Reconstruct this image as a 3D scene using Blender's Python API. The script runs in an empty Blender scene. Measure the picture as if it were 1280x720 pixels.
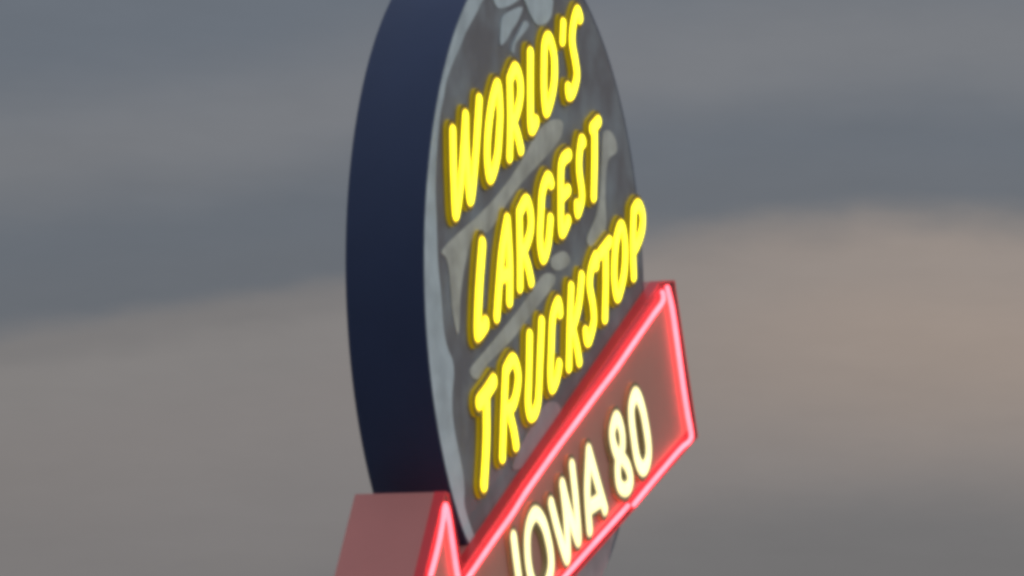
import bpy, bmesh, math, random
import numpy as np
from mathutils import Vector
from mathutils.geometry import tessellate_polygon

random.seed(4)
C = bpy.context.scene
COL = C.collection
rad = math.radians

# ------------------------------------------------------------------ camera
R = 4.0                      # radius of the globe cabinet, metres
DEPTH = 0.2338 * R           # its thickness
ZC = 12.8                    # height of its centre above the asphalt
AZ, EL, DIST = rad(-71.28), rad(5.335), 30.0 * R
cam_d = bpy.data.cameras.new('camera')
cam = bpy.data.objects.new('camera', cam_d)
COL.objects.link(cam)
C.camera = cam
to_cam = Vector((math.sin(AZ) * math.cos(EL), -math.cos(AZ) * math.cos(EL), -math.sin(EL)))
cam.location = Vector((0, 0, ZC)) + to_cam * DIST
cam.rotation_euler = (-to_cam).to_track_quat('-Z', 'Y').to_euler()
cam_d.sensor_width = 36.0
cam_d.lens = 429.9 * 30.0 / 1280.0 * 36.0
cam_d.shift_x = (640 - 671.62) / 1280.0
cam_d.shift_y = (361.06 - 360) / 1280.0
cam_d.clip_start, cam_d.clip_end = 0.5, 20000
VIEW_AZ = math.degrees(math.atan2(-to_cam.y, -to_cam.x))   # compass direction the camera looks in

# ------------------------------------------------------------------ sky: overcast dusk
SUN_EL, SUN_AZ = 20.0, -62.0      # the bright part of the sky lies in front of the sign face
w = bpy.data.worlds.new('World')
C.world = w
w.use_nodes = True
nt = w.node_tree
nt.nodes.clear()


def N(tree, kind, **kw):
    n = tree.nodes.new(kind)
    for k, v in kw.items():
        setattr(n, k, v)
    return n


def val(tree, x, sock):
    if isinstance(x, (int, float)):
        sock.default_value = x
    else:
        tree.links.new(x, sock)


def M(tree, op, a, b=0.0, c=0.0):
    n = N(tree, 'ShaderNodeMath', operation=op)
    val(tree, a, n.inputs[0])
    val(tree, b, n.inputs[1])
    val(tree, c, n.inputs[2])
    return n.outputs[0]


def lin(c):
    return tuple(((v / 255) / 12.92 if v / 255 <= 0.04045 else ((v / 255 + 0.055) / 1.055) ** 2.4) for v in c)


def ramp(tree, fac, stops, lo, hi, interp='EASE'):
    m = M(tree, 'DIVIDE', M(tree, 'SUBTRACT', fac, lo), hi - lo)
    r = N(tree, 'ShaderNodeValToRGB')
    r.color_ramp.interpolation = interp
    el = r.color_ramp.elements
    while len(el) < len(stops):
        el.new(0.5)
    for e, (p, c) in zip(el, stops):
        e.position = (p - lo) / (hi - lo)
        e.color = (*c, 1)
    tree.links.new(m, r.inputs[0])
    return r.outputs[0]


tc = N(nt, 'ShaderNodeTexCoord')
sx = N(nt, 'ShaderNodeSeparateXYZ')
nt.links.new(tc.outputs['Generated'], sx.inputs[0])
elev = M(nt, 'MULTIPLY', M(nt, 'ARCSINE', sx.outputs[2]), 180 / math.pi)                 # degrees
azim = M(nt, 'SUBTRACT', M(nt, 'MULTIPLY', M(nt, 'ARCTAN2', sx.outputs[1], sx.outputs[0]), -180 / math.pi), -VIEW_AZ)
cv = N(nt, 'ShaderNodeCombineXYZ')
nt.links.new(azim, cv.inputs[0])
nt.links.new(elev, cv.inputs[1])


def sky_noise(sx_, sy_, off, detail=3.0, rough=0.5):
    mp = N(nt, 'ShaderNodeMapping')
    mp.inputs['Scale'].default_value = (sx_, sy_, 1)
    mp.inputs['Location'].default_value = (off, off * 0.7, off * 1.3)
    nt.links.new(cv.outputs[0], mp.inputs[0])
    t = N(nt, 'ShaderNodeTexNoise')
    t.inputs['Scale'].default_value = 1.0
    t.inputs['Detail'].default_value = detail
    t.inputs['Roughness'].default_value = rough
    nt.links.new(mp.outputs[0], t.inputs['Vector'])
    return M(nt, 'SUBTRACT', t.outputs[0], 0.5)


swell = M(nt, 'SINE', M(nt, 'MULTIPLY', M(nt, 'ADD', azim, 1.1), 2 * math.pi / 12.0))
uneven = M(nt, 'ADD', 0.55, M(nt, 'MULTIPLY', M(nt, 'COSINE', M(nt, 'MULTIPLY', azim, 2 * math.pi / 72.0)), 0.45))
swell = M(nt, 'SUBTRACT', M(nt, 'MULTIPLY', M(nt, 'MULTIPLY', swell, uneven), 0.38), 0.04)
e1 = M(nt, 'SUBTRACT', elev, swell)
e1 = M(nt, 'ADD', e1, M(nt, 'MULTIPLY', sky_noise(0.55, 1.3, 3.1), 0.30))
e1 = M(nt, 'ADD', e1, M(nt, 'MULTIPLY', sky_noise(2.2, 5.0, 7.7), 0.12))
stops = [(2.6, lin((106, 105, 108))), (3.5, lin((119, 117, 118))), (4.1, lin((129, 125, 125))), (4.75, lin((132, 127, 126))),
         (5.15, lin((132, 128, 127))), (5.34, lin((124, 121, 121))), (5.54, lin((103, 107, 114))), (5.85, lin((102, 107, 115))),
         (6.35, lin((116, 118, 123))), (7.0, lin((101, 107, 116))), (9.0, lin((99, 106, 116)))]
cloud = ramp(nt, e1, stops, 2.0, 10.0)
# peach patches low in the west-lit cloud, one every 18 degrees of horizon
glow = M(nt, 'MAXIMUM', M(nt, 'COSINE', M(nt, 'MULTIPLY', M(nt, 'SUBTRACT', azim, 2.5), 2 * math.pi / 18.0)), 0.0)
band = ramp(nt, e1, [(3.6, (0, 0, 0)), (4.75, (1, 1, 1)), (5.2, (0.7, 0.7, 0.7)), (5.45, (0, 0, 0))], 2.0, 10.0)
pm = N(nt, 'ShaderNodeMix', data_type='RGBA')
nt.links.new(M(nt, 'MULTIPLY', M(nt, 'MULTIPLY', M(nt, 'POWER', glow, 3.0), band), 0.85), pm.inputs[0])
nt.links.new(cloud, pm.inputs[6])
pm.inputs[7].default_value = (*lin((162, 147, 137)), 1)
cloud = pm.outputs[2]
# thicker and thinner patches, wide and low
bri = M(nt, 'ADD', 1.0, M(nt, 'MULTIPLY', sky_noise(0.35, 1.1, 11.3, 4.0), 0.13))
bri = M(nt, 'ADD', bri, M(nt, 'MULTIPLY', sky_noise(1.6, 6.0, 21.9, 4.0, 0.6), 0.10))
# overcast sky brighter overhead than at the horizon, steepened to light the sign's sides
over = M(nt, 'DIVIDE', M(nt, 'ADD', 1.0, M(nt, 'MULTIPLY', M(nt, 'MAXIMUM', sx.outputs[2], 0.0), 4.5)), 1.42)
bri = M(nt, 'MULTIPLY', bri, over)
SKY_STRENGTH = 0.1
sc_ = N(nt, 'ShaderNodeVectorMath', operation='SCALE')
nt.links.new(cloud, sc_.inputs[0])
nt.links.new(M(nt, 'MULTIPLY', bri, 1.0 / SKY_STRENGTH), sc_.inputs['Scale'])
sky = N(nt, 'ShaderNodeTexSky', sky_type='NISHITA', sun_disc=False)
sky.sun_elevation = rad(SUN_EL)
sky.sun_rotation = rad(90 - SUN_AZ)
mx = N(nt, 'ShaderNodeMix', data_type='RGBA')
mx.inputs[0].default_value = 0.03
nt.links.new(sc_.outputs[0], mx.inputs[6])
nt.links.new(sky.outputs[0], mx.inputs[7])
bg = N(nt, 'ShaderNodeBackground')
bg.inputs[1].default_value = SKY_STRENGTH
nt.links.new(mx.outputs[2], bg.inputs[0])
wo = N(nt, 'ShaderNodeOutputWorld')
nt.links.new(bg.outputs[0], wo.inputs[0])

sd = bpy.data.lights.new('sun', 'SUN')
sun = bpy.data.objects.new('sun', sd)
COL.objects.link(sun)
sd.energy, sd.angle, sd.color = 0.7, rad(30), (1.0, 0.93, 0.85)
sdir = Vector((math.cos(rad(SUN_EL)) * math.cos(rad(SUN_AZ)), math.cos(rad(SUN_EL)) * math.sin(rad(SUN_AZ)), math.sin(rad(SUN_EL))))
sun.rotation_euler = sdir.to_track_quat('Z', 'Y').to_euler()
sun.location = sdir * 60

C.view_settings.view_transform = 'Standard'
C.view_settings.look = 'None'
C.view_settings.exposure = 0.0
C.view_settings.gamma = 1.0
C.cycles.use_denoising = True
C.cycles.pixel_filter_type = 'GAUSSIAN'
C.cycles.filter_width = 5.0           # a soft, heavily enlarged telephoto picture
C.cycles.max_bounces = 6

# ------------------------------------------------------------------ measured shapes, metres in the plane of the sign, origin at the centre of the globe
YELLOW = [
    ('W', 0.145, [[(-3.19, 1.494), (-3.161, 1.05), (-3.077, 0.629), (-2.884, 1.077), (-2.747, 1.696)], [(-2.747, 1.696), (-2.718, 1.323), (-2.578, 0.833), (-2.411, 1.262), (-2.272, 1.911)]]),
    ('O', 0.145, [[(-1.624, 2.155), (-1.538, 1.905), (-1.566, 1.671), (-1.651, 1.385), (-1.877, 1.168), (-1.99, 1.351), (-1.962, 1.63), (-1.822, 1.949), (-1.624, 2.155)]]),
    ('R', 0.142, [[(-1.197, 2.275), (-1.168, 1.851), (-1.197, 1.477)], [(-1.197, 2.275), (-0.997, 2.418), (-0.825, 2.306), (-0.825, 2.12), (-0.997, 1.906), (-1.168, 1.851)], [(-1.083, 1.86), (-0.911, 1.729), (-0.796, 1.592)]]),
    ('L', 0.151, [[(-0.451, 2.645), (-0.451, 2.206), (-0.422, 1.891), (-0.248, 1.975)]]),
    ('D', 0.145, [[(0.217, 2.907), (0.393, 2.766), (0.422, 2.534), (0.334, 2.336), (0.13, 2.146), (0.042, 2.333), (0.042, 2.634), (0.071, 2.825), (0.217, 2.907)]]),
    ("'", 0.122, [[(0.745, 3.164), (0.716, 3.009)]]),
    ('S', 0.133, [[(1.367, 3.281), (1.278, 3.347), (1.129, 3.207), (1.07, 3.001), (1.188, 2.806), (1.247, 2.642), (1.099, 2.465), (0.951, 2.421), (0.922, 2.494)]]),
    ('L', 0.18, [[(-2.157, 0.248), (-2.269, -0.193), (-2.324, -0.602), (-2.268, -0.634), (-2.044, -0.532)]]),
    ('A', 0.151, [[(-1.281, 0.625), (-1.48, 0.246), (-1.649, -0.406)], [(-1.281, 0.625), (-1.196, 0.179), (-1.195, -0.209)], [(-1.536, 0.01), (-1.224, 0.066)]]),
    ('R', 0.139, [[(-0.853, 0.768), (-0.824, 0.306), (-0.824, -0.0)], [(-0.853, 0.768), (-0.594, 0.923), (-0.45, 0.806), (-0.45, 0.62), (-0.623, 0.436), (-0.795, 0.364)], [(-0.709, 0.372), (-0.537, 0.239), (-0.421, 0.091)]]),
    ('G', 0.139, [[(0.304, 1.216), (0.188, 1.27), (-0.016, 1.1), (-0.074, 0.842), (-0.103, 0.577), (0.013, 0.411), (0.187, 0.567), (0.275, 0.838)]]),
    ('E', 0.139, [[(0.95, 1.609), (0.685, 1.488), (0.656, 1.147), (0.685, 0.782), (0.92, 0.918)], [(0.685, 1.149), (0.92, 1.238)]]),
    ('S', 0.13, [[(1.484, 1.814), (1.424, 1.837), (1.335, 1.657), (1.335, 1.496), (1.424, 1.316), (1.424, 1.193), (1.275, 1.055), (1.246, 1.138)]]),
    ('T', 0.136, [[(1.812, 2.019), (2.052, 2.12)], [(1.902, 2.028), (1.902, 1.695), (1.871, 1.312)]]),
    ('T', 0.174, [[(-2.266, -1.54), (-1.986, -1.409), (-1.761, -1.29)], [(-2.014, -1.475), (-2.014, -1.915), (-2.097, -2.361)]]),
    ('R', 0.145, [[(-1.337, -1.108), (-1.393, -1.5), (-1.449, -2.011)], [(-1.337, -1.108), (-1.081, -0.968), (-0.909, -1.074), (-0.909, -1.231), (-1.052, -1.428), (-1.28, -1.51)], [(-1.223, -1.506), (-1.052, -1.705), (-0.966, -1.856)]]),
    ('U', 0.142, [[(-0.479, -0.621), (-0.508, -1.06), (-0.536, -1.341), (-0.421, -1.462), (-0.19, -1.314), (-0.103, -0.841), (-0.045, -0.445)]]),
    ('C', 0.139, [[(0.625, -0.266), (0.567, -0.158), (0.362, -0.335), (0.303, -0.668), (0.274, -0.951), (0.332, -1.077), (0.508, -0.96), (0.596, -0.812)]]),
    ('K', 0.136, [[(1.037, 0.071), (0.978, -0.377), (0.948, -0.783)], [(1.422, 0.218), (1.303, -0.113), (1.066, -0.388)], [(1.096, -0.367), (1.244, -0.543), (1.332, -0.695)]]),
    ('S', 0.136, [[(1.959, 0.409), (1.96, 0.504), (1.78, 0.355), (1.72, 0.179), (1.839, -0.019), (1.869, -0.206), (1.689, -0.411), (1.6, -0.399), (1.57, -0.326)]]),
    ('T', 0.136, [[(2.11, 0.565), (2.471, 0.731)], [(2.32, 0.641), (2.32, 0.308), (2.289, -0.094)]]),
    ('O', 0.133, [[(2.926, 0.965), (3.047, 0.804), (3.047, 0.564), (2.955, 0.365), (2.772, 0.196), (2.652, 0.338), (2.652, 0.576), (2.744, 0.823), (2.926, 0.965)]]),
    ('P', 0.133, [[(3.384, 1.19), (3.353, 0.832), (3.383, 0.499)], [(3.384, 1.19), (3.569, 1.275), (3.722, 1.184), (3.691, 1.008), (3.506, 0.846), (3.353, 0.765)]]),
]
CREAM = [
    ('I', 0.151, [[(-1.396, -3.05), (-1.254, -3.354), (-1.054, -3.737)]]),
    ('O', 0.151, [[(-0.624, -2.722), (-0.307, -2.812), (-0.076, -3.076), (-0.076, -3.28), (-0.307, -3.462), (-0.682, -3.429), (-0.883, -3.201), (-0.883, -2.906), (-0.624, -2.722)]]),
    ('W', 0.145, [[(-0.046, -2.516), (0.215, -2.796), (0.536, -3.055), (0.507, -2.665), (0.361, -2.292)], [(0.361, -2.292), (0.654, -2.608), (0.948, -2.842), (0.86, -2.454), (0.713, -2.071)]]),
    ('A', 0.157, [[(1.334, -1.857), (1.274, -2.285), (1.362, -2.655)], [(1.334, -1.857), (1.66, -2.163), (1.929, -2.409)], [(1.333, -2.44), (1.75, -2.336)]]),
    ('8', 0.151, [[(2.382, -1.382), (2.563, -1.501), (2.593, -1.67), (2.472, -1.774), (2.291, -1.692), (2.201, -1.538), (2.382, -1.382)], [(2.502, -1.772), (2.804, -1.864), (2.895, -2.01), (2.713, -2.099), (2.471, -2.059), (2.411, -1.892), (2.502, -1.772)]]),
    ('0', 0.157, [[(3.111, -1.05), (3.355, -1.184), (3.569, -1.502), (3.568, -1.694), (3.384, -1.803), (3.17, -1.723), (3.018, -1.496), (2.928, -1.217), (3.111, -1.05)]]),
]
LAND = [
    [(-2.519, 3.092), (-2.24, 3.217), (-1.733, 3.276), (-1.958, 3.157), (-2.239, 2.94), (-2.547, 2.721), (-2.769, 2.512), (-3.018, 2.302), (-3.211, 2.098), (-3.321, 1.885), (-3.458, 1.615), (-3.566, 1.149), (-3.593, 0.782), (-3.564, 0.512), (-3.536, 0.151), (-3.481, -0.117), (-3.398, -0.382), (-3.314, -0.739), (-3.176, -0.954), (-3.01, -1.077), (-2.955, -1.237), (-3.009, -1.442), (-3.009, -1.669), (-2.926, -1.89), (-2.787, -2.108), (-2.648, -2.326), (-2.592, -2.522), (-2.592, -2.686), (-2.452, -2.859), (-2.229, -3.045), (-2.089, -3.201), (-2.396, -3.129), (-2.73, -2.923), (-3.007, -2.669), (-3.172, -2.499), (-3.338, -2.284), (-3.586, -1.759), (-3.778, -1.321), (-3.888, -0.968), (-3.998, -0.525), (-4.04, -0.077), (-4.036, 0.195), (-4.007, 0.515), (-3.894, 0.98), (-3.759, 1.447), (-3.595, 1.801), (-3.377, 2.189), (-3.102, 2.521), (-2.825, 2.846)],
    [(-3.371, 0.139), (-2.764, 0.405), (-2.067, 0.673), (-1.362, 0.999), (-0.648, 1.395), (-0.013, 1.833), (0.512, 2.028), (0.894, 2.049), (0.864, 1.876), (0.453, 1.646), (-0.36, 1.284), (-0.934, 0.995), (-1.644, 0.556), (-1.926, 0.465), (-2.347, 0.352), (-2.569, 0.057), (-2.735, -0.324), (-2.762, -0.6), (-2.817, -0.769), (-2.928, -0.66), (-3.039, -0.442), (-3.123, -0.085), (-3.234, 0.069)],
    [(-2.4, -1.137), (-1.727, -0.807), (-0.933, -0.425), (-0.302, -0.092), (0.22, 0.188), (0.628, 0.206), (0.511, 0.055), (-0.215, -0.308), (-0.933, -0.676), (-1.783, -1.023), (-2.148, -1.227)],
    [(0.511, 0.412), (0.981, 0.53), (1.187, 0.417), (0.804, 0.288), (0.511, 0.299)],
    [(2.413, 2.054), (2.655, 2.127), (2.898, 2.037), (2.928, 1.896), (2.655, 1.792), (2.533, 1.618), (2.502, 1.28), (2.532, 0.997), (2.351, 0.789), (2.05, 0.666), (1.811, 0.739), (2.141, 1.055), (2.292, 1.355), (2.353, 1.743)],
    [(-1.534, 3.261), (-0.591, 3.371), (-0.907, 3.231), (-1.278, 3.142), (-1.478, 3.138)],
    [(-1.278, 3.031), (-0.936, 3.154), (-0.562, 3.234), (-0.706, 3.068), (-0.936, 2.921), (-1.164, 2.765), (-1.335, 2.709), (-1.335, 2.857)],
    [(-0.476, 3.085), (-0.331, 3.045), (-0.591, 2.894), (-0.792, 2.778), (-0.849, 2.669), (-0.964, 2.675), (-0.907, 2.775), (-0.706, 2.928)],
    [(-0.476, 3.403), (0.454, 3.51), (0.513, 3.3), (0.337, 3.158), (-0.013, 3.09), (-0.245, 3.167), (-0.389, 3.263)],
    [(-0.359, -1.697), (0.219, -1.346), (0.657, -1.274), (0.803, -1.422), (-0.013, -1.858), (-0.589, -2.132), (-0.932, -2.129)],
    [(0.51, -3.034), (1.45, -2.692), (2.285, -2.352), (3.344, -2.088), (3.069, -2.394), (2.826, -2.676), (2.494, -3.154), (2.133, -3.592), (0.802, -3.67)],
]
APEX=(-3.642, -2.625); LEFT_EDGE=(-4.346, -3.626); BARB=(-3.505, -2.634); INNER=(-3.035, -3.455); TOP_RIGHT=[(4.197, 0.455), (4.758, 0.515)]; BOTTOM_RIGHT=(5.663, -1.306); BOTTOM=(1.103, -3.233)
TUBES = [
    [(4.136, 0.322), (4.167, 0.219), (3.733, -0.011), (2.966, -0.421), (2.359, -0.747), (1.608, -1.12), (0.867, -1.497), (0.192, -1.838), (-0.446, -2.172), (-1.02, -2.481), (-1.447, -2.731), (-2.011, -3.026), (-2.571, -3.327), (-2.932, -3.522), (-3.208, -3.666)],
    [(4.323, 0.397), (4.509, 0.171), (4.695, -0.2), (4.944, -0.741), (5.131, -1.095), (5.256, -1.299), (5.192, -1.391), (4.815, -1.525), (3.881, -1.93), (3.022, -2.315)],
    [(2.809, -2.339), (2.054, -2.656), (1.308, -2.968), (0.63, -3.255), (-0.012, -3.518)],
    [(-3.208, -3.666), (-3.345, -3.548), (-3.511, -3.206), (-3.649, -2.926), (-3.759, -2.779), (-3.84, -2.956), (-3.949, -3.162), (-4.111, -3.406), (-4.274, -3.614)],
]
TUBE_R = 0.028
LETTER_DEPTH = 0.0155 * R
ARROW_OUT = 0.031 * R
TUBE_OUT = ARROW_OUT + 0.015 * R

# ------------------------------------------------------------------ materials


def mat(name, color, rough=0.5, metal=0.0, spec=0.5, emit=None, strength=0.0, var=0.0, scale=3.0, bump=0.0, stain=None, stain_amt=0.0):
    m = bpy.data.materials.new(name)
    m.use_nodes = True
    t = m.node_tree
    b = t.nodes['Principled BSDF']
    b.inputs['Base Color'].default_value = (*color, 1)
    b.inputs['Roughness'].default_value = rough
    b.inputs['Metallic'].default_value = metal
    b.inputs['Specular IOR Level'].default_value = spec
    co = N(t, 'ShaderNodeTexCoord')
    no = N(t, 'ShaderNodeTexNoise')
    no.inputs['Scale'].default_value = scale
    no.inputs['Detail'].default_value = 5
    t.links.new(co.outputs['Object'], no.inputs['Vector'])
    if var:
        f = M(t, 'ADD', 1.0, M(t, 'MULTIPLY', M(t, 'SUBTRACT', no.outputs[0], 0.5), var))
        s = N(t, 'ShaderNodeVectorMath', operation='SCALE')
        s.inputs[0].default_value = color
        t.links.new(f, s.inputs['Scale'])
        src = s.outputs[0]
        if stain:
            n2 = N(t, 'ShaderNodeTexNoise')
            n2.inputs['Scale'].default_value = scale * 0.35
            n2.inputs['Detail'].default_value = 6
            t.links.new(co.outputs['Object'], n2.inputs['Vector'])
            r = N(t, 'ShaderNodeMapRange')
            r.inputs['From Min'].default_value = 0.45
            r.inputs['From Max'].default_value = 0.68
            r.inputs['To Max'].default_value = stain_amt
            t.links.new(n2.outputs[0], r.inputs['Value'])
            x = N(t, 'ShaderNodeMix', data_type='RGBA')
            t.links.new(r.outputs[0], x.inputs[0])
            t.links.new(src, x.inputs[6])
            x.inputs[7].default_value = (*stain, 1)
            src = x.outputs[2]
        t.links.new(src, b.inputs['Base Color'])
    if bump:
        bp = N(t, 'ShaderNodeBump')
        bp.inputs['Strength'].default_value = bump
        bp.inputs['Distance'].default_value = 0.02
        t.links.new(no.outputs[0], bp.inputs['Height'])
        t.links.new(bp.outputs[0], b.inputs['Normal'])
    if emit:
        b.inputs['Emission Color'].default_value = (*emit, 1)
        n3 = N(t, 'ShaderNodeTexNoise')
        n3.inputs['Scale'].default_value = 2.2
        t.links.new(co.outputs['Object'], n3.inputs['Vector'])
        t.links.new(M(t, 'MULTIPLY', M(t, 'ADD', 0.75, M(t, 'MULTIPLY', n3.outputs[0], 0.5)), strength), b.inputs['Emission Strength'])
    return m


M_NAVY = mat('navy_enamel', (0.037, 0.057, 0.132), 0.55, var=0.25, scale=1.3, bump=0.05)
M_OCEAN = mat('slate_face_paint', (0.165, 0.16, 0.17), 0.5, var=0.35, scale=3.5, stain=(0.34, 0.40, 0.43), stain_amt=0.6)
M_LAND = mat('pale_land_paint', (0.61, 0.71, 0.735), 0.5, var=0.40, scale=4.5, stain=(0.34, 0.40, 0.42), stain_amt=0.6)
M_REDSPILL = mat('land_paint_red_spill', (0.46, 0.37, 0.38), 0.5, var=0.35, scale=4.5, stain=(0.28, 0.22, 0.23), stain_amt=0.6)  # land with the red neon's spill painted into the colour
M_YELLOWSPILL = mat('land_paint_yellow_spill', (0.63, 0.645, 0.56), 0.5, var=0.45, scale=4.5, stain=(0.28, 0.27, 0.23), stain_amt=0.7)  # land with the yellow letters' spill painted into the colour
M_RED = mat('faded_red_sheet', (0.86, 0.285, 0.235), 0.55, var=0.12, scale=1.5, bump=0.04)
M_FACE = mat('red_face_paint', (0.56, 0.255, 0.185), 0.5, var=0.15, scale=2.5, bump=0.04)
M_GLOWBORDER = mat('red_glow_border_paint', (0.22, 0.015, 0.015), 0.45, var=0.15, scale=4)  # the tubes' red glow on the arrow face, put into paint
M_EDGEGLOW = mat('added_red_edge_glow', (0.45, 0.035, 0.04), 0.4, emit=(1.0, 0.03, 0.04), strength=0.17, var=0.1, scale=4)  # added self-glowing edge, stands in for the red neon bloom
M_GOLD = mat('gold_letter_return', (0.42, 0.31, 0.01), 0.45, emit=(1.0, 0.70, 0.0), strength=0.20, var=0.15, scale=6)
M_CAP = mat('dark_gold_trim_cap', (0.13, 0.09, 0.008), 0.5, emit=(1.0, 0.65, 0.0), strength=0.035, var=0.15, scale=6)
M_GLOW = mat('backlit_amber_acrylic', (0.4, 0.28, 0.01), 0.3, emit=(1.0, 0.62, 0.012), strength=0.70)
M_YELLOW = mat('lit_yellow_neon', (0.3, 0.25, 0.01), 0.3, emit=(1.0, 0.90, 0.025), strength=3.0)
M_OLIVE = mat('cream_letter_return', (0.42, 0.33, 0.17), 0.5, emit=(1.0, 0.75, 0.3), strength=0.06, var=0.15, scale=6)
M_OLIVECAP = mat('dark_olive_trim_cap', (0.25, 0.19, 0.09), 0.5, var=0.15, scale=6)
M_CREAMGLOW = mat('backlit_cream_acrylic', (0.4, 0.36, 0.2), 0.3, emit=(1.0, 0.84, 0.40), strength=0.8)
M_CREAM = mat('lit_cream_neon', (0.3, 0.29, 0.12), 0.3, emit=(1.0, 0.90, 0.44), strength=1.6)
M_NEON = mat('lit_red_neon_glass', (0.5, 0.05, 0.08), 0.2, emit=(1.0, 0.070, 0.090), strength=7.0)
M_STEEL = mat('galvanised_steel', (0.30, 0.31, 0.32), 0.5, 0.6, var=0.3, scale=2)
M_ASPHALT = mat('concrete', (0.20, 0.19, 0.18), 0.9, var=0.5, scale=0.8, bump=0.3)

# ------------------------------------------------------------------ helpers


def link(name, me, m, parent=None, loc=(0, 0, 0)):
    o = bpy.data.objects.new(name, me)
    COL.objects.link(o)
    if m:
        me.materials.append(m)
    o.location = loc
    if parent:
        o.parent = parent
    return o


def from_bm(name, bm, m, parent=None, loc=(0, 0, 0), smooth=False):
    bmesh.ops.recalc_face_normals(bm, faces=bm.faces[:])
    me = bpy.data.meshes.new(name)
    bm.to_mesh(me)
    bm.free()
    if smooth:
        for p in me.polygons:
            p.use_smooth = True
    return link(name, me, m, parent, loc)


def P(u, v, n):
    """a point of the sign: u to the right, v up, n outwards from the globe face"""
    return Vector((u, -n, v))


def prism(loops, n0, n1, bevel=0.0):
    """outer loop and holes extruded from n0 to n1; a small chamfer on the front edge"""
    bm = bmesh.new()
    flat = [p for l in loops for p in l]
    tris = tessellate_polygon([[Vector((p[0], p[1], 0)) for p in l] for l in loops])
    f = [bm.verts.new(P(p[0], p[1], n1)) for p in flat]
    k = [bm.verts.new(P(p[0], p[1], n0)) for p in flat]
    for a, b, c in tris:
        for ring in (f, k):
            try:
                bm.faces.new((ring[a], ring[b], ring[c]))
            except ValueError:
                pass
    i = 0
    for l in loops:
        m = len(l)
        for j in range(m):
            a, b = i + j, i + (j + 1) % m
            bm.faces.new((f[a], f[b], k[b], k[a]))
        i += m
    return bm


def tube(pts, r, sides=10):
    """round bar along 3-D points with domed ends"""
    bm = bmesh.new()
    rings = []
    n = len(pts)
    tang = [(pts[min(i + 1, n - 1)] - pts[max(i - 1, 0)]).normalized() for i in range(n)]
    seq = [(pts[0] - tang[0] * r * 0.9, tang[0], r * 0.3), (pts[0] - tang[0] * r * 0.5, tang[0], r * 0.8)]
    seq += [(pts[i], tang[i], r) for i in range(n)]
    seq += [(pts[-1] + tang[-1] * r * 0.5, tang[-1], r * 0.8), (pts[-1] + tang[-1] * r * 0.9, tang[-1], r * 0.3)]
    for p, t, rr in seq:
        a = Vector((0, 1, 0))
        if abs(t.dot(a)) > 0.95:
            a = Vector((1, 0, 0))
        x = t.cross(a).normalized()
        y = t.cross(x).normalized()
        rings.append([bm.verts.new(p + (x * math.cos(2 * math.pi * s / sides) + y * math.sin(2 * math.pi * s / sides)) * rr) for s in range(sides)])
    for a, b in zip(rings, rings[1:]):
        for s in range(sides):
            bm.faces.new((a[s], a[(s + 1) % sides], b[(s + 1) % sides], b[s]))
    bm.faces.new(rings[0])
    bm.faces.new(rings[-1])
    return bm


def spline(pts, step):
    """Catmull-Rom through the points, so bends are round"""
    p = [np.array(q, float) for q in pts]
    closed = len(p) > 3 and np.allclose(p[0], p[-1])
    out = []
    m = len(p) - 1
    for i in range(m):
        a, b = p[i], p[i + 1]
        pa = p[i - 1] if i > 0 else (p[m - 1] if closed else a)
        pb = p[i + 2] if i + 2 <= m else (p[1] if closed else b)
        k = max(2, int(np.linalg.norm(b - a) / step))
        for j in range(k):
            s = j / k
            out.append(0.5 * (2 * a + (b - pa) * s + (2 * pa - 5 * a + 4 * b - pb) * s * s + (3 * a - pa - 3 * b + pb) * s ** 3))
    out.append(p[-1])
    return np.array(out)


def stroke_field(strokes, step, pad):
    """distance from each grid point to the nearest stroke centre line"""
    pts = np.concatenate([spline(s, 0.05) if len(s) > 2 else np.linspace(s[0], s[1], 24) for s in strokes])
    lo, hi = pts.min(0) - pad, pts.max(0) + pad
    xs = np.arange(lo[0], hi[0] + step, step)
    ys = np.arange(lo[1], hi[1] + step, step)
    gx, gy = np.meshgrid(xs, ys, indexing='ij')
    d = np.full(gx.shape, 1e9)
    for s in strokes:
        q = spline(s, 0.05) if len(s) > 2 else np.array(s, float)
        for a, b in zip(q, q[1:]):
            ab = b - a
            L = max(ab @ ab, 1e-12)
            t = np.clip(((gx - a[0]) * ab[0] + (gy - a[1]) * ab[1]) / L, 0, 1)
            d = np.minimum(d, np.hypot(gx - a[0] - t * ab[0], gy - a[1] - t * ab[1]))
    return xs, ys, d


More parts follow.
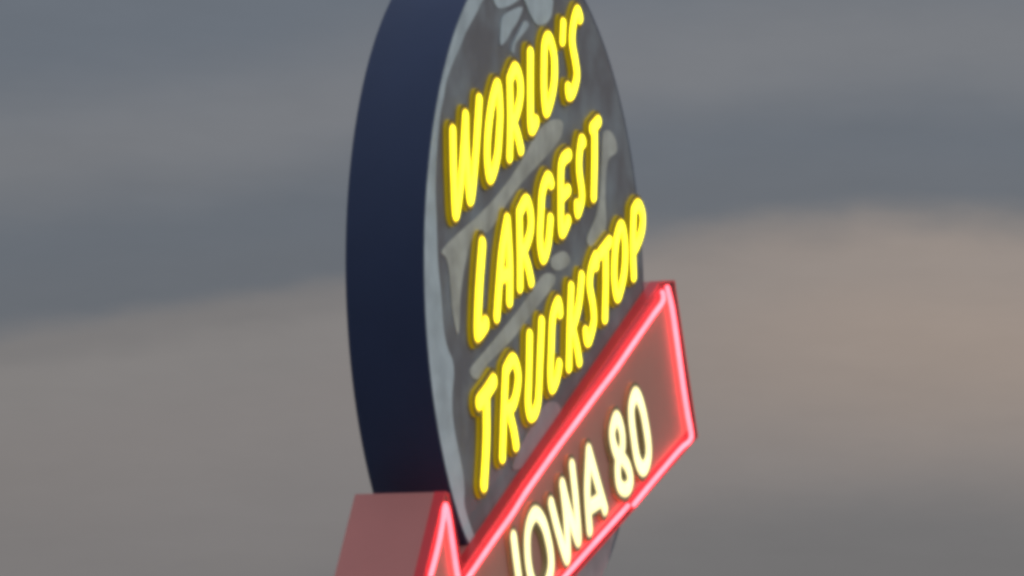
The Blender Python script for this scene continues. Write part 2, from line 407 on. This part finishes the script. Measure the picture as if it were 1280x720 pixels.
def contours(xs, ys, d, level):
    """marching squares; closed loops, largest first"""
    f = d - level
    seg = {}

    def cross(i, j, k, l):
        a, b = f[i, j], f[k, l]
        t = a / (a - b)
        return (xs[i] + t * (xs[k] - xs[i]), ys[j] + t * (ys[l] - ys[j]))
    nxt, pos = {}, {}
    nx, ny = f.shape
    for i in range(nx - 1):
        for j in range(ny - 1):
            c = [(i, j), (i + 1, j), (i + 1, j + 1), (i, j + 1)]
            s = [f[p] < 0 for p in c]
            if all(s) or not any(s):
                continue
            ent, ext = [], []
            for k in range(4):
                a, b = c[k], c[(k + 1) % 4]
                if s[k] != s[(k + 1) % 4]:
                    key = tuple(sorted((a, b)))
                    pos[key] = cross(*key[0], *key[1])
                    (ext if s[k] else ent).append((k, key))
            for k, key in ext:                       # leave the inside at ext, come back at the following ent
                e2 = min(ent, key=lambda q: (q[0] - k) % 4)[1]
                nxt[(key, (i, j))] = e2
                seg.setdefault(key, []).append(e2)
    loops = []
    while seg:
        start = next(iter(seg))
        loop, cur = [], start
        while cur in seg:
            loop.append(pos[cur])
            n2 = seg[cur].pop()
            if not seg[cur]:
                del seg[cur]
            cur = n2
        if len(loop) > 6:
            loops.append(loop)

    def area(l):
        a = np.array(l)
        return abs(0.5 * np.sum(a[:, 0] * np.roll(a[:, 1], -1) - a[:, 1] * np.roll(a[:, 0], -1)))
    loops.sort(key=area, reverse=True)
    return [l for l in loops if area(l) > 0.0008]


# ------------------------------------------------------------------ setting
bm = bmesh.new()
bmesh.ops.create_grid(bm, x_segments=8, y_segments=8, size=4000)
g = from_bm('ground', bm, M_ASPHALT)
g['kind'] = 'structure'
g['label'] = 'pale concrete lot below the sign'

# ------------------------------------------------------------------ the sign
sign = bpy.data.objects.new('truck_stop_sign', None)
COL.objects.link(sign)
sign['label'] = 'round navy neon sign with yellow lettering and a red arrow outlined in neon'
sign['category'] = 'sign'
CENTRE = (0, 0, ZC)
SEG = 128

# steel column on a base plate, behind the arrow
bm = bmesh.new()
bmesh.ops.create_cone(bm, cap_ends=True, segments=32, radius1=0.42, radius2=0.36, depth=ZC - R + 0.25)
col = from_bm('pole', bm, M_STEEL, sign, (0, DEPTH / 2, (ZC - R + 0.25) / 2), True)
bm = bmesh.new()
bmesh.ops.create_cube(bm, size=1)
bmesh.ops.scale(bm, vec=(1.5, 1.5, 0.06), verts=bm.verts)
from_bm('base_plate', bm, M_STEEL, sign, (0, DEPTH / 2, 0.034))

# globe cabinet: open drum of sheet metal with folded lips
bm = bmesh.new()
prof = [(R - 0.025, 0.0), (R - 0.008, 0.0), (R, -0.012), (R, -DEPTH + 0.012), (R - 0.008, -DEPTH), (R - 0.025, -DEPTH), (R - 0.025, -DEPTH + 0.03), (R - 0.02, -DEPTH + 0.03), (R - 0.02, -0.03), (R - 0.025, -0.03)]
rings = []
for i in range(SEG):
    a = 2 * math.pi * i / SEG
    rings.append([bm.verts.new(P(r * math.cos(a), r * math.sin(a), n)) for r, n in prof])
for i in range(SEG):
    a, b = rings[i], rings[(i + 1) % SEG]
    for k in range(len(prof)):
        l = (k + 1) % len(prof)
        f = bm.faces.new((a[k], a[l], b[l], b[k]))
        f.smooth = k in (2,)
globe = from_bm('globe_cabinet', bm, M_NAVY, sign, CENTRE)


def disc(r, n0, n1):
    return prism([[(r * math.cos(2 * math.pi * i / SEG), r * math.sin(2 * math.pi * i / SEG)) for i in range(SEG)]], n0, n1)


from_bm('globe_face', disc(R - 0.0252, -0.03, -0.004), M_OCEAN, globe)
from_bm('back_face', disc(R - 0.0252, -DEPTH + 0.004, -DEPTH + 0.03), M_OCEAN, globe)


def smooth_loop(pts, k=4):
    q = spline(list(pts) + [pts[0]], 10.0)
    out = []
    n = len(pts)
    p = [np.array(v, float) for v in pts]
    for i in range(n):
        a, b, c, d = p[i - 1], p[i], p[(i + 1) % n], p[(i + 2) % n]
        for j in range(k):
            s = j / k
            v = 0.5 * (2 * b + (c - a) * s + (2 * a - 5 * b + 4 * c - d) * s * s + (3 * b - a - 3 * c + d) * s ** 3)
            h = math.hypot(*v)
            if h > R - 0.0256:
                v = v * (R - 0.0256) / h
            out.append((float(v[0]), float(v[1])))
    # drop repeats left by the clamp
    res = [out[0]]
    for v in out[1:]:
        if math.hypot(v[0] - res[-1][0], v[1] - res[-1][1]) > 0.004:
            res.append(v)
    return res


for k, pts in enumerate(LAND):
    from_bm('land_panel', prism([smooth_loop(pts)], -0.0035, 0.004 + 0.0006 * k), M_YELLOWSPILL if k in (1, 2, 3, 4) else M_REDSPILL if k > 8 else M_LAND, globe)


WORDS = {'globe': [("WORLD'S", 7), ('LARGEST', 7), ('TRUCKSTOP', 9)], 'arrow': [('IOWA', 4), ('80', 2)]}


def letters(table, n0, depth, m_can, m_cap, m_glow, m_tube, name, name_key):
    spelled = [s for s, k in WORDS[name_key] for _ in range(k)]
    i = -1
    for ch, r, strokes in table:
        vs = [q[1] for s in strokes for q in s]
        vc, vh = (max(vs) + min(vs)) / 2, max(vs) - min(vs)
        k = 1 + 2 * 0.38 * r / max(vh, 0.25)            # slim strokes, full letter height
        strokes = [[(q[0], vc + (q[1] - vc) * k) for q in s] for s in strokes]
        xs, ys, d = stroke_field(strokes, 0.016, r * 1.2 + 0.06)
        can_loops = contours(xs, ys, d, r * 0.94)
        n1 = n0 + depth
        can = from_bm(name, prism(can_loops, n0, n1 - 0.012), m_can, sign, CENTRE)
        sign_kind = 'apostrophe' if ch == "'" else 'numeral ' + ch if ch.isdigit() else 'capital ' + ch
        i += 1
        can['label'] = ('yellow ' if m_tube is M_YELLOW else 'cream ') + sign_kind + ' of the word ' + spelled[i]
        from_bm('trim_cap', prism(can_loops, n1 - 0.012, n1), m_cap, can)
        from_bm('letter_face', prism(contours(xs, ys, d, r * 0.64), n1 - 0.004, n1 + 0.006), m_glow, can)
        # the lit tubing: a low rounded bar over the face
        bar = prism(contours(xs, ys, d, r * TUBE_F), n1 + 0.003, n1 + 0.018)
        top = prism(contours(xs, ys, d, r * TUBE_F * 0.7), n1 + 0.0185, n1 + 0.026)
        me = bpy.data.meshes.new('tmp')
        top.to_mesh(me)
        bar.from_mesh(me)
        top.free()
        bpy.data.meshes.remove(me)
        from_bm('neon_tube', bar, m_tube, can)


TUBE_F = 0.45
letters(YELLOW, -0.002, LETTER_DEPTH, M_GOLD, M_CAP, M_GLOW, M_YELLOW, 'letter', 'globe')

# ------------------------------------------------------------------ arrow cabinet
TIP = (-6.01, -5.99)
LOW_BARB = (-1.92, -5.49)
LOW_BARB_IN = (-1.79, -5.50)
LOW_INNER = (-2.33, -4.68)
outline = [APEX, TIP, LOW_BARB, LOW_BARB_IN, LOW_INNER, BOTTOM, BOTTOM_RIGHT, TOP_RIGHT[1], TOP_RIGHT[0], INNER, BARB]


def inset(poly, d):
    n = len(poly)
    s = sum(poly[i][0] * poly[(i + 1) % n][1] - poly[(i + 1) % n][0] * poly[i][1] for i in range(n))
    out = []
    for i in range(n):
        a, b, c = np.array(poly[i - 1]), np.array(poly[i]), np.array(poly[(i + 1) % n])
        e1, e2 = (b - a) / np.linalg.norm(b - a), (c - b) / np.linalg.norm(c - b)
        n1, n2 = np.array((-e1[1], e1[0])), np.array((-e2[1], e2[0]))
        m = n1 + n2
        m = m / max(0.35, m @ n1)
        v = b + m * d * (1 if s > 0 else -1)
        out.append((float(v[0]), float(v[1])))
    return out


arrow = from_bm('arrow_cabinet', prism([outline], -DEPTH - 0.004, ARROW_OUT), M_RED, sign, CENTRE)
plain = [tuple((np.array(APEX) + BARB) / 2), TIP, tuple((np.array(LOW_BARB) + LOW_BARB_IN) / 2)] + outline[4:10]
from_bm('arrow_face', prism([inset(plain, 0.19)], ARROW_OUT - 0.005, ARROW_OUT + 0.004), M_FACE, arrow)
from_bm('painted_glow_border', prism([inset(plain, 0.012), inset(plain, 0.191)], ARROW_OUT - 0.005, ARROW_OUT + 0.006), M_GLOWBORDER, arrow)  # red band painted as the glow under the tubes
from_bm('edge_glow_channel', prism([inset(outline, -0.006), inset(outline, 0.021)], 0.012, ARROW_OUT + 0.014), M_EDGEGLOW, arrow)  # glowing rim added for the neon's halo round the arrow

for pts in TUBES + [
        [(-4.42, -3.89), (-5.2, -5.0), (-5.72, -5.74), (-5.6, -5.82), (-4.4, -5.69), (-3.2, -5.54), (-2.12, -5.38), (-2.1, -5.28), (-2.3, -4.9), (-2.46, -4.6), (-2.3, -4.52), (-1.2, -4.05), (-0.13, -3.59)]]:
    q = spline(pts, 0.08)
    from_bm('neon_tube', tube([P(x, y, TUBE_OUT) for x, y in q], TUBE_R), M_NEON, arrow, smooth=True)

letters(CREAM, ARROW_OUT + 0.001, LETTER_DEPTH * 0.9, M_OLIVE, M_OLIVECAP, M_CREAMGLOW, M_CREAM, 'letter', 'arrow')
